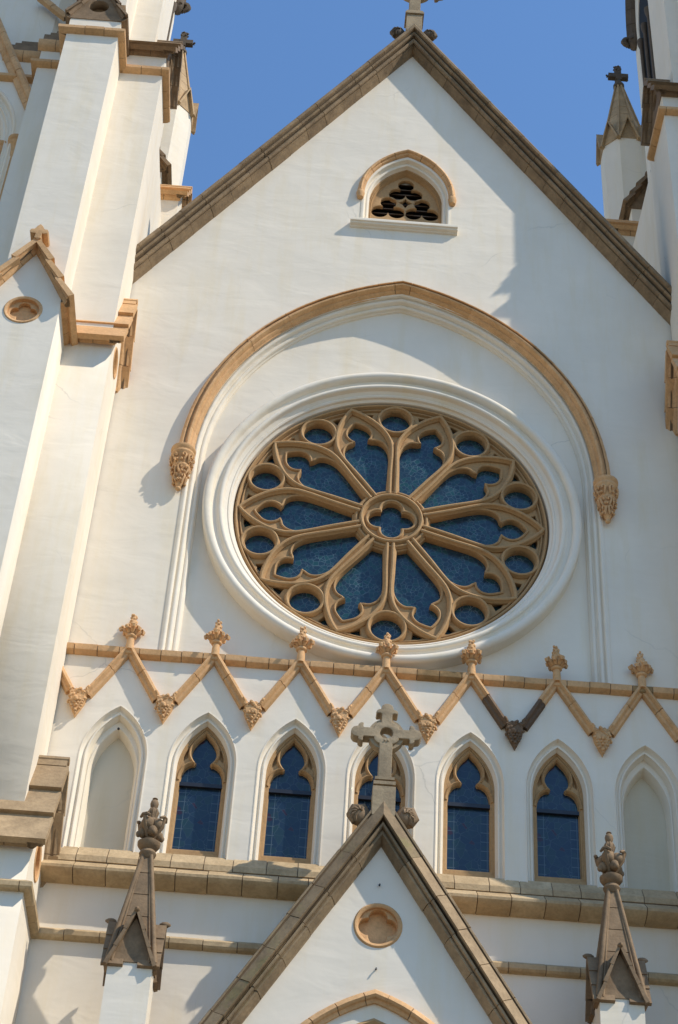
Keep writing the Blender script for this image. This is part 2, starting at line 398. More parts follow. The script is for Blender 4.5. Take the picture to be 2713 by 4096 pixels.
# ------------------------------------------------------------------ rose window
ROSE = empty('rose_window', (0, .45, ZR), CH)
def pol(u, v, k):                                               # petal frame -> window plane
    a = math.radians(18+36*k); return (v*math.sin(a)+u*math.cos(a), v*math.cos(a)-u*math.sin(a))
half = catmull([(.085,.74),(.17,1.0),(.27,1.3),(.345,1.56),(.37,1.74),(.345,1.90),(.27,2.01),(.17,2.045)], 4)+\
       catmull([(.105,2.075),(.15,2.12),(.19,2.20),(.195,2.29),(.155,2.39),(.075,2.475),(0,2.535)], 4)
half = [(u*1.13+.006 if u else 0, v+(.02 if v > 2.05 else 0)) for u, v in half]
petal = half+[(-u, v) for u, v in half[::-1][1:]]
eye = [(.245,2.13),(.30,2.14),(.345,2.085),(.36,2.02),(.30,2.065)]
spand = [(.40,2.565),(.225,2.655),(.20,2.73),(.33,2.74),(.45,2.715)]  # triangle between tip, oculus and rim
spandL = []
holes = []
for k in range(10):
    holes.append([pol(u, v, k) for u, v in petal])
    a = math.radians(36*k); holes.append(circle(.285, 32, 2.55*math.sin(a), 2.55*math.cos(a)))
    for s in (1, -1): holes.append([pol(u*s, v, k) for u, v in [(.335,2.59),(.19,2.69),(.17,2.745),(.29,2.765),(.41,2.735)]])
hub = foil(quatre(.235, .20), n=96); holes.append(hub)
tr = plate('tracery', [circle(2.985, 128)]+holes, -.055, .10, 'tracery', ROSE, bevel=.028, res=2)
# raised mouldings on the tracery, each its own stone
def roll(w, h): return [(-w, 0),(-w,.35*h)]+[(-w*.62,h*.55),(-w*.45,h*.9),(0,h),(w*.45,h*.9),(w*.62,h*.55)]+[(w,.35*h),(w,0)]
ap = catmull([(.135,.60),(.305,1.13),(.455,1.55),(.525,1.82),(.52,2.06),(.43,2.34),(.27,2.60),(.10,2.79),(0,2.87)], 4)
g = G(); full = [(-u, v) for u, v in ap]+ap[::-1][1:]
sweep(g, frames(xz(full, -.05), FR), FR, roll(.058, .12)); g.v = [(x, y, z) for x, y, z in g.v]
pm = g.obj('petal_moulding', 'tracery', ROSE, 40)
g = G(); full2 = petal+petal[:1]
big_in = [(u*1.0, v) for u, v in petal]
sweep(g, frames(xz(big_in, -.05), FR, False), FR, [(.0,0),(.006,.03),(.026,.045),(.048,.03),(.052,0)]) 
cm = g.obj('cusp_moulding', 'tracery', ROSE, 40)
g = G(); sweep(g, frames(xz(circle(.335, 36), -.05), FR, True), FR, roll(.047, .11), closed=True); om = g.obj('oculus_ring', 'tracery', ROSE, 40)
om.location = (0, 0, 2.55)
pane_me = plate('pane', [petal], .06, .075, 'rglass', ROSE)
opane = plate('pane', [circle(.30, 28)], .06, .075, 'rglass', ROSE); opane.location = (0, 0, 2.55)
for k in range(10):
    ang = math.radians(18+36*k)
    for src in (pm, cm, pane_me):
        if k == 0: src.rotation_euler = (0, ang, 0)
        else: inst(src, src.name.split('.')[0], ROSE, rot=(0, ang, 0))
    if k:
        a = math.radians(36*k); p = (2.55*math.sin(a), 0, 2.55*math.cos(a))
        inst(om, 'oculus_ring', ROSE, p, (0, a, 0)); inst(opane, 'pane', ROSE, p, (0, a, 0))
# hub
g = G(); sweep(g, frames(xz(circle(.57, 64), -.05), FR, True), FR, roll(.055, .13), closed=True); g.obj('hub_ring', 'tracery', ROSE, 40)
g = G(); sweep(g, frames(xz(circle(.665, 64), -.05), FR, True), FR, roll(.045, .085), closed=True); g.obj('hub_ring', 'tracery', ROSE, 40)
hf = foil(quatre(.245, .225), n=96); g = G(); sweep(g, frames(xz(hf[::-1], -.05), FR, True), FR, roll(.038, .07), closed=True); g.obj('quatrefoil', 'tracery', ROSE, 40)
plate('pane', [foil(quatre(.235, .22), n=64)], .06, .075, 'rglass', ROSE)
# rim
for r, w, h in ((2.925, .042, .11), (2.845, .025, .06)):
    g = G(); sweep(g, frames(xz(circle(r, 128), -.05), FR, True), FR, roll(w, h), closed=True); g.obj('rim', 'tracery', ROSE, 40)
for k in range(10):                                              # glass of the small triangles
    for s in (1, -1):
        q = [pol(u*s, v, k) for u, v in [(.345,2.575),(.17,2.69),(.15,2.76),(.29,2.785),(.43,2.74)]]
        G().prism(q, .06, .07).obj('pane', 'rglass', ROSE)

# ------------------------------------------------------------------ hood mould of the great arch
HP = [(0,0),(0,.10),(.03,.165),(.065,.205),(.085,.205),(.09,.16),(.115,.155),(.14,.20),(.17,.23),(.20,.22),(.215,.17),(.22,.115),(.25,.105),(.27,.075),(.28,.03),(.30,.02),(.30,0)]
hood = arch(4.13, 24.38, 29.60, 26)
HOOD = empty('hood_mould', (0,0,0), CH)
T = plen(xz(hood)); nh = 13
cuts = [T/2*i/nh for i in range(nh+1)]; cuts[-1] -= .22
cuts = cuts+[T-c for c in cuts[::-1]]
stones(xz(hood), FR, HP, .6, 'terra', HOOD, cuts=cuts)
def leafy(g, c, r, n, seed, squash=(1,1,1)):
    rd = random.Random(seed)
    for _ in range(n):
        a, b = rd.uniform(0, 2*PI), rd.uniform(-1, 1)
        d = Vector((math.cos(a)*math.sqrt(1-b*b), math.sin(a)*math.sqrt(1-b*b), b))
        g.ball(Vector(c)+Vector((d.x*r*squash[0], d.y*r*squash[1], d.z*r*squash[2])), (rd.uniform(.25,.45)*r, rd.uniform(.2,.35)*r, rd.uniform(.3,.5)*r), Matrix.Rotation(rd.uniform(0,3), 4, 'Y') @ Matrix.Rotation(rd.uniform(0,3), 4, 'X'), 7, 4)
def curl(g, base, d, up, r, rad, turns=1.1, n=10):
    """a leaf that grows from base along d and curls over"""
    d = Vector(d).normalized(); up = Vector(up).normalized(); pts = []; rr = []
    for i in range(n+1):
        t = i/n; a = -PI/2+t*turns*2*PI*.62; q = r*(1-.55*t)
        pts.append(Vector(base)+d*(r*.6+q*math.cos(a))+up*(r+q*math.sin(a))); rr.append(rad*(.75+.5*math.sin(PI*t)+.15*t))
    g.tube(pts, rr, 6)
def hood_corbel():
    g = G()
    g.lathe([(.20,.0),(.235,-.02),(.24,-.07),(.215,-.10),(.205,-.13),(.225,-.15),(.225,-.19),(.18,-.24),(.17,-.42),(.16,-.44),(.175,-.47),(.165,-.50),(.135,-.54),(.12,-.68),(.085,-.84),(.04,-.95),(.0,-1.0)], 20)
    rd = random.Random(3)
    for (z, r, n) in ((-.34,.185,9),(-.60,.145,8),(-.78,.105,6)):
        for k in range(n):
            a = 2*PI*k/n+rd.uniform(-.1,.1); d = Vector((math.cos(a), math.sin(a), 0)); t = Vector((-d.y, d.x, 0))
            s = 1 if k % 2 else -1
            pts = [d*(r*.9)+Vector((0,0,z-.10)), d*(r*1.08)+t*s*.02+Vector((0,0,z-.03)), d*(r*1.14)+t*s*.035+Vector((0,0,z+.05)), d*(r*1.16)-t*s*.01+Vector((0,0,z+.09)), d*(r*1.2)-t*s*.035+Vector((0,0,z+.05)), d*(r*1.2)-t*s*.02+Vector((0,0,z+.015))]
            g.tube(pts, [.012,.026,.028,.026,.024,.016], 5)
            g.ball(d*(r*1.08)-t*s*.045+Vector((0,0,z-.06)), .027, n=6, m=4)
    g.ball((0,0,-.985), (.055,.055,.05)); return g
co = hood_corbel().obj('corbel', 'terra', HOOD, 50); co.location = (-4.02, -.10, 24.42)
inst(co, 'corbel', HOOD, (4.02, -.10, 24.42), (0,0,.9))

# ------------------------------------------------------------------ attic window
AT = empty('attic_window', (0,0,31.5), CH); AT.location = (0,0,0)
g = G(); sweep(g, frames(xz(attic_o), FR), FR, [(-.01,-.02),(-.01,.012)]+arcs(.035,-.01,.03,110,-40)+[(.075,-.09)]+arcs(.115,-.115,.035,140,-40)+[(.165,-.2),(.17,-.26),(.02,-.26)])
g.obj('moulding', 'trim', AT, 40)
inner = arch(.83, 32.35, 33.66, 12, 0, 31.55)
g = G(); sweep(g, frames(xz(inner), FR), FR, [(-.02,-.30),(-.02,-.19),(.01,-.19),(.02,-.22),(.035,-.205),(.05,-.235),(.065,-.22),(.08,-.27),(.085,-.30)]); g.obj('frame', 'tracery', AT, 40)
TF = [(0,.20,.178),(.187,-.12,.186),(-.187,-.12,.186),(0,0,.12)]
dia = [(-.15,0)]+[(-.06,.05),(0,.14),(.06,.05),(.15,0),(.06,-.06),(0,-.16),(-.06,-.06)]
dia = [(x*1.0, z+32.66) for x, z in dia]
plate('tracery', [inner, foil(TF, 0, 33.06, 60), foil(TF, -.375, 32.43, 60), foil(TF, .375, 32.43, 60), dia], .30, .40, 'tracery', AT, bevel=.02)
for zz in range(11):
    g = G(); z = 31.75+zz*.17
    g.prism([(0,0),(.006,.0)], 0, 1) if False else g.add([(-.8,.46,z),(.8,.46,z),(.8,.60,z+.11),(-.8,.60,z+.11),(-.8,.46,z+.025),(.8,.46,z+.025),(.8,.60,z+.135),(-.8,.60,z+.135)], [(0,1,2,3),(4,5,6,7),(0,1,5,4),(2,3,7,6),(0,3,7,4),(1,2,6,5)])
    g.obj('louvre', 'louvre', AT)
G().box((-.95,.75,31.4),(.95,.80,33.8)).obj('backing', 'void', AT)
sillp = [(0,0),(.16,0),(.165,.03),(.16,.075),(.125,.085),(.12,.12),(.09,.13),(.05,.135),(.04,.16),(0,.17)]
g = G(); sweep(g, frames([(-1.19,0,31.50),(1.13,0,31.50)], UP), UP, [(o, -h) for o, h in sillp]); g.obj('sill', 'trim', AT, 35)
ah = arch(1.075, 32.52, 34.06, 14)
AP = [(0,0),(0,.06),(.03,.115),(.07,.14),(.095,.12),(.10,.08),(.135,.07),(.15,.03),(.15,0)]
stones(xz(ah), FR, AP, .42, 'terra', AT, cuts=[plen(xz(ah))*i/10 for i in range(11)] if False else None)
g = G(); g.lathe([(.055,.06),(.085,.0),(.095,-.05),(.085,-.12),(.07,-.2),(.0,-.23)], 12); leafy(g, (0,0,.03), .07, 10, 4)
ac = g.obj('corbel', 'terra', AT, 50); ac.location = (-1.01, -.05, 32.50); inst(ac, 'corbel', AT, (1.01,-.05,32.50))

# ------------------------------------------------------------------ main gable coping
CP = [(.0,0),(.0,.02),(-.012,.035),(-.02,.08),(-.045,.14),(-.07,.19),(-.075,.215),(-.105,.215),(-.105,.235),(-.09,.25),(-.095,.285),(-.125,.315),(-.16,.305),(-.175,.27),(-.18,.225),(-.21,.22),(-.21,.30),(-.215,.35),(-.235,.375),(-.26,.37),(-.275,.34),(-.28,.29),(-.305,.285),(-.30,.40),(-.315,.44),(-.37,.445),(-.41,.41),(-.45,.28),(-.49,-.90),(-.30,-.90),(-.1,0.0)]
rake = xz([(-5.62, 37.72-5.62*1.5575), (0, 37.72), (5.62, 37.72-5.62*1.5575)])
COP = empty('gable_coping', (0,0,0), CH)
T = plen(rake); n = 15; cuts = [T/2*i/n for i in range(n)]; cuts[-1] -= .1
cuts = cuts+[T-c for c in cuts[::-1]]
stones(rake, FR, CP, .7, 'brown', COP, 'coping_stone', cuts=cuts, jit=.005, gap=.009)

# ------------------------------------------------------------------ string course, gablets, corbels, finials
STR = empty('string_course', (0,0,0), CH)
STP = [(0,-.125),(.055,-.115),(.115,-.075),(.12,-.055),(.125,.035),(.0,.115)]
stones([(-5.52,0,19.68),(5.52,0,19.68)], UP, STP, SP/4, 'terra', STR, cuts=[.0]+[5.52+(k+.5)*SP/4+random.uniform(-.02,.02) for k in range(-15,15)]+[11.04], mats=['mossterra' if i in (17,18,27) else 'terra' for i in range(31)])
GAP = [(0,0),(0,.09),(.02,.135),(.06,.15),(.075,.13),(.095,.09),(.135,.085),(.15,.06),(.16,0)]
def finial_geo():
    g = G()
    g.lathe([(.075,-.10),(.068,.06),(.062,.16),(.085,.17),(.098,.19),(.098,.215),(.08,.235),(.062,.25),(.07,.29),(.10,.34),(.09,.38),(.06,.44),(.07,.50),(.062,.56),(.045,.60),(.05,.63),(.03,.67),(0,.69)], 14)
    for k in range(8):
        a = 2*PI*k/8+.2; d = Vector((math.cos(a), math.sin(a), 0)); R = .145 if k % 2 == 0 else .115
        pts = [d*.06+Vector((0,0,.26)), d*(R*.75)+Vector((0,0,.30)), d*R+Vector((0,0,.345)), d*(R*1.18)+Vector((0,0,.375)), d*(R*1.36)+Vector((0,0,.345)), d*(R*1.34)+Vector((0,0,.295))]
        g.tube(pts, [.03,.04,.044,.044,.042,.026], 6)
        for j in (-1, 1):
            t = Vector((-d.y, d.x, 0)); g.ball(d*(R*1.22)+t*j*.035+Vector((0,0,.375)), .024, n=6, m=4)
    rd = random.Random(5)
    for k in range(18):
        a = k*2.4; z = .42+.017*k; r = .074-.0024*k
        g.ball((r*math.cos(a), r*math.sin(a), z), (.026,.026,.034), n=6, m=4)
    return g
def corbel_geo():
    """vine leaf over a bunch of grapes, hangs from z=0"""
    g = G(); rd = random.Random(11)
    g.add([(-.17,0,.10),(.17,0,.10),(.13,0,-.12),(0,0,-.40),(-.13,0,-.12),(-.15,-.13,.10),(.15,-.13,.10),(.10,-.15,-.10),(0,-.07,-.36),(-.10,-.15,-.10)],
          [(5,6,7,8,9),(0,1,6,5),(1,2,7,6),(2,3,8,7),(3,4,9,8),(4,0,5,9),(4,3,2,1,0)])
    for row, (z, w) in enumerate(((-.11,.10),(-.16,.095),(-.21,.08),(-.26,.06),(-.31,.04),(-.355,.018))):
        n = max(1, 5-row if row else 5)
        for k in range(n):
            x = 0 if n == 1 else -w+2*w*k/(n-1)
            g.ball((x+rd.uniform(-.006,.006), -.15+.05*(row/6)+abs(x)*.3+rd.uniform(-.01,.01), z), rd.uniform(.026,.032), n=7, m=5)
    for k in range(22):
        x = rd.uniform(-.15,.15); z = rd.uniform(-.10,.13)-abs(x)*.15
        g.ball((x, -.12+abs(x)*.25+rd.uniform(-.035,.01), z), (rd.uniform(.03,.06), rd.uniform(.025,.045), rd.uniform(.03,.055)), Matrix.Rotation(rd.uniform(0,3), 4, 'Y'), 6, 4)
    for s in (-1, 1):
        for k in range(4): g.ball((s*(.10+.02*k), -.11+rd.uniform(-.03,.02), .05+.035*k), (.05,.04,.03), Matrix.Rotation(s*(.5+k*.5), 4, 'Y'), 7, 4)
    return g
fin_me = cor_me = None
slope = Vector((SP/2, 0, -1.28)).normalized()
for k, x in enumerate(LX):
    gb = empty('gablet', (x, 0, 19.86), CH)
    foot = (SP/2-.085, -1.28+.17)
    path = xz([(-foot[0], foot[1]), (0, 0), (foot[0], foot[1])])
    T = plen(path); h = T/2
    mats = ['terra']*5
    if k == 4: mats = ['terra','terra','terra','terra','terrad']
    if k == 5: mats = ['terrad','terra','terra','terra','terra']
    q = random.uniform(-.04,.04)
    stones(path, FR, GAP, .5, 'terra', gb, cuts=[0, h*.48+q, h*.88, T-h*.88, T-h*.50+q, T], mats=mats)
    if fin_me is None:
        fin_me = finial_geo().obj('finial', 'terra', gb, 50); fin_me.location = (0,-.10,-.095); fin_me.scale = (1.0,1.0,.93)
    else: inst(fin_me, 'finial', gb, (0,-.10,-.095), (0,0,k*1.3), (1.0,1.0,.93))
for sd in (-1, 1):                                              # the arcade runs into the towers with half a gablet
    hg = empty('half_gablet', (sd*3.5*SP, 0, 18.75), CH); pa = [(.07,0,.05),(.35,0,.53)]
    if sd < 0: pa = [(-x, y, z) for x, y, z in pa][::-1]
    stones(pa, FR, GAP, .6, 'terra', hg)
for k in range(8):
    x = (k-3.5)*SP
    if k in (0, 7): x *= .999
    if cor_me is None: cor_me = corbel_geo().obj('corbel', 'terra', CH, 50); cor_me.location = (x, 0, 18.66)
    else:
        o = inst(cor_me, 'corbel', CH, (x, 0, 18.66), None, (1 if k % 2 else -1, 1, 1))
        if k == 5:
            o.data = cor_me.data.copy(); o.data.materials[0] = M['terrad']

# ------------------------------------------------------------------ lancets and niches
def lancet_glass(dx=0):
    h = [(.355,16.06),(.355,17.30)]+catmull([(.355,17.34),(.34,17.46),(.285,17.58),(.20,17.645),(.145,17.65)], 4)+catmull([(.115,17.69),(.165,17.75),(.205,17.85),(.195,17.97),(.13,18.10),(.05,18.19),(0,18.25)], 4)
    return [(-x, z) for x, z in h]+[(x, z) for x, z in h[::-1][1:]]
Lp = None
def lancet(x, blind):
    w = empty('niche' if blind else 'lancet_window', (x, 0, LB), CH)
    ou = [(a, z-LB) for a, z in arch(LH, 17.55, 18.58, 12, 0, LB)]
    g = G(); d = .36 if blind else .24
    pr = [(-.01,-.04),(-.01,.008),(.006,.010),(.014,-.005),(.022,-.05),(.042,-.085),(.066,-.095)]+arcs(.09,-.088,.022,160,-40)+[(.118,-.13),(.14,-.17),(.145,-d),(.02,-d)]
    sweep(g, frames(xz(ou), FR), FR, pr); g.obj('moulding', 'trim', w, 40)
    if blind:
        plate('back_panel', [[(a, z-LB) for a, z in arch(.45, 17.5, 18.42, 12, 0, LB-.0)], [(a, z-LB) for a, z in arch(.40, 17.40, 18.27, 12, 0, LB+.03)]], .22, .36, 'trim', w, bevel=.0)
        g = G(); i2 = [(a, z-LB) for a, z in arch(.405, 17.40, 18.28, 12, 0, LB+.03)]
        sweep(g, frames(xz(i2), FR), FR, [(-.01,-.21),(.005,-.215),(.02,-.25),(.055,-.41),(.06,-.47),(-.01,-.47)]); g.obj('inner_moulding', 'trim', w, 40)
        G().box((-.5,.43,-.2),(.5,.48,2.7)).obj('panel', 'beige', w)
        if x < 0: G().lathe([(0,-.03),(.022,-.01),(.022,.01),(0,.03)], 8).obj('drain_hole', 'iron', w).location = (0,.16,2.42)
        return w
    o2 = [(a, z-LB) for a, z in arch(.435, 17.45, 18.44, 12, 0, LB+.12)]; gl = [(a, z-LB) for a, z in lancet_glass()]
    g = G(); sweep(g, frames(xz(o2), FR), FR, [(-.01,-.30),(-.01,-.185),(.022,-.185),(.03,-.20),(.05,-.20),(.06,-.23),(.065,-.30)]); g.obj('frame', 'tracery', w, 40)
    eyes = [[(sg*a, z-LB) for a, z in ((.262,17.79),(.325,17.735),(.325,17.85),(.265,17.99))] for sg in (-1, 1)]
    plate('tracery', [o2, gl]+eyes, .215, .285, 'tracery', w, bevel=.018)
    plate('tracery', [o2, [(a*.97, z) for a, z in gl]], .275, .345, 'tracery', w, bevel=.015)
    g = G(); sub = [p for p in gl if p[1] > 17.33-LB]; sweep(g, frames(xz(sub, .22), FR), FR, [(-.058,0),(-.054,.03),(-.034,.05),(-.014,.03),(-.008,0)]); g.obj('cusp_moulding', 'tracery', w, 40)
    G().box((-.42,.19,.05),(.42,.33,.19)).obj('sill_rail', 'tracery', w)
    pn = plate('pane', [[(a*1.03, z) for a, z in gl]], .30, .312, 'lglass', w)
    G().box((-.375,.235,1.455),(.375,.30,1.525)).obj('bar', 'iron', w)
    return w
protoW = protoN = None
def copytree(src, parent, loc=None):
    c = src.copy(); link(c, parent)
    if loc is not None: c.location = loc
    for ch in list(src.children): copytree(ch, c)
    return c
for k, x in enumerate(LX):
    if k in (0, 6): lancet(x, True)
    elif protoW is None: protoW = lancet(x, False)
    else: copytree(protoW, CH, (x, 0, LB))
# dark room behind the windows
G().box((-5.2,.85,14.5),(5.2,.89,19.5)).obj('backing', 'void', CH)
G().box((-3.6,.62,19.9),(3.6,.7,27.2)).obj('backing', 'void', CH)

# ------------------------------------------------------------------ ledges and lower string
LG = empty('window_ledge', (0,0,0), CH)
U = [(-.02,15.85),(.12,15.645),(.14,15.625),(.145,15.52),(.0,15.49)]
stones([(-5.26,0,0),(5.26,0,0)], UP, U, .51, 'buff', LG, 'ledge_stone')
G().box((-5.26,-.13,15.42),(5.26,.0,15.52)).obj('mortar', 'mortar', LG)
Lw = [(.0,15.50),(.14,15.50),(.325,15.345),(.34,15.33),(.335,15.285),(.30,15.245),(.22,15.205),(.15,15.19),(.11,15.175),(.0,15.17)]
stones([(-5.26,0,0),(5.26,0,0)], UP, Lw, .53, 'buff', LG, 'ledge_stone', mats=None)
S2 = empty('lower_string', (0,0,0), CH)
S2P = [(0,.0),(.09,.02),(.12,.05),(.125,.12),(.115,.135),(.0,.21)]
stones([(-5.26,0,14.2),(5.26,0,14.2)], UP, S2P, .52, 'buff', S2)

# ------------------------------------------------------------------ towers
def gabled(Mx, hw, depth, z0, ze, zr, parent, face='stucco', roundel=None, rr=.30, cop='terra', finial=False, proj=.20, hole=False, quat=True, fdrop=None, ov=.10, ts=1.0):
    """buttress whose gable faces local -y; front face at local y=0"""
    bt = None
    s = (zr-ze)/hw                                              # slope
    body = [(-hw,z0),(hw,z0),(hw,ze),(0,zr),(-hw,ze)]
    if face != 'stucco':
        zf = fdrop if fdrop else ze
        body = [(-hw,z0),(hw,z0),(hw,zf),(-hw,zf)]
    if roundel and face == 'stucco':
        bt = plate('buttress', [body, circle(rr, 40, 0, roundel)], 0, depth, 'stucco', parent, smooth=None); bt.data.transform(Mx); 
    else: bt = G().prism(body, 0, depth).obj('buttress', 'stucco', parent, None, Mx)
    if face != 'stucco':
        fb = [(-hw-.005,zf+.001),(hw+.005,zf+.001),(hw+.005,ze),(0,zr),(-hw-.005,ze)]
        fp = plate('gable_face', [fb]+([circle(rr, 36, 0, roundel)] if roundel else []), -.02, .35, face, bt, smooth=None); fp.data.transform(Mx)
        G().lathe([(0,0),(rr*1.3,.0),(rr*1.3,.02),(0,.02)], 20, Matrix.Translation((0,.22,roundel)) @ Matrix.Rotation(PI/2, 4, 'X')).obj('roundel_back', face, bt, None, Mx) if hole else None
    if roundel and quat:
        g = G(); sweep(g, frames(xz(circle(rr, 40, 0, roundel)), FR, True), FR, [(-.045,0),(-.03,.012),(0.0,.02),(.02,.0),(.03,-.06),(.03,-.16),(-.045,-.16)], closed=True); g.obj('roundel_ring', 'terra', bt, 40, Mx)
        p = plate('quatrefoil', [circle(rr*.93, 40, 0, roundel), foil(quatre(rr*.40, rr*.34), 0, roundel)], .07, .16, 'terra', bt, bevel=.012); p.data.transform(Mx)
        G().lathe([(0,0),(rr*.95,.0),(rr*.95,.02),(0,.02)], 24, Matrix.Translation((0,.18,roundel)) @ Matrix.Rotation(PI/2, 4, 'X')).obj('roundel_back', 'terra', bt, None, Mx)
    # rake coping
    cp = [(.03,0),(.025,.04),(-.01,.08),(-.025,.09),(-.03,.12),(-.02,proj-.05),(-.035,proj-.015),(-.075,proj-.01),(-.09,-.06),(0,-.06)]
    e = hw+ov; path = xz([(-e, zr-e*s), (0, zr), (e, zr-e*s)])
    T = plen(path); q = T/2
    stones(path, FR, cp, .5, cop, bt, 'coping_stone', cuts=[0, q*.36, q*.7, q-.16, T-q+.16, T-q*.7, T-q*.36, T], xf=Mx)
    # eaves along both sides (run back from the front)
    ep = [(0,-.17),(.05,-.15),(.10,-.09),(.125,-.07),(.13,.04),(.10,.06),(0,.06)]
    stones([(hw, -.04, ze), (hw, depth, ze)], (0,0,1), [(o, h) for o, h in ep], .42, cop, bt, 'eave_stone', xf=Mx)
    stones([(-hw, depth, ze), (-hw, -.04, ze)], (0,0,1), [(o, h) for o, h in ep], .42, cop, bt, 'eave_stone', xf=Mx)
    # roof slabs in overlapping courses
    ln = math.hypot(e, e*s); dx, dz = 1/math.hypot(1, s), s/math.hypot(1, s)
    nc = 3
    for sd in (1, -1):
        for c in range(nc):
            a0, a1 = ln*c/nc, ln*(c+1)/nc+.03
            x0 = e-a0*dx; zA = zr-e*s+a0*dz; x1 = max(0, e-a1*dx); zB = min(zr+.06, zr-e*s+a1*dz)
            nx, nz = dz, dx; t0, t1 = .175*ts, .095*ts
            q = [(x0+nx*.06, zA+nz*.06), (x0+nx*t0, zA+nz*t0), (x1+nx*t1, zB+nz*t1), (x1, zB)]
            G().prism([(x*sd, z) for x, z in q], -proj-.02-.008*c, depth).obj('roof_slab', cop, bt, None, Mx)
    g = G(); g.tube([(0,-proj-.02,zr+.20),(0,depth,zr+.20)], .075, 8); g.prism([(-.11,zr+.05),(.11,zr+.05),(.05,zr+.22),(-.05,zr+.22)], -proj, depth); g.obj('ridge_stone', cop, bt, 40, Mx)
    if finial:
        c = [(-.06,0),(.06,0),(.06,.14),(.10,.13),(.165,.15),(.18,.20),(.155,.25),(.10,.26),(.075,.29),(.055,.34),(0,.40)]
        c = c+[(-x, z) for x, z in c[::-1][1:-1]]
        p = plate('finial', [[(x, z+zr+.15) for x, z in c]], -proj-.03, -proj+.32, cop, bt, bevel=.008); p.data.transform(Mx)
    return bt
def facing(cx, cy, ang): return Matrix.Translation((cx, cy, 0)) @ Matrix.Rotation(ang, 4, 'Z')

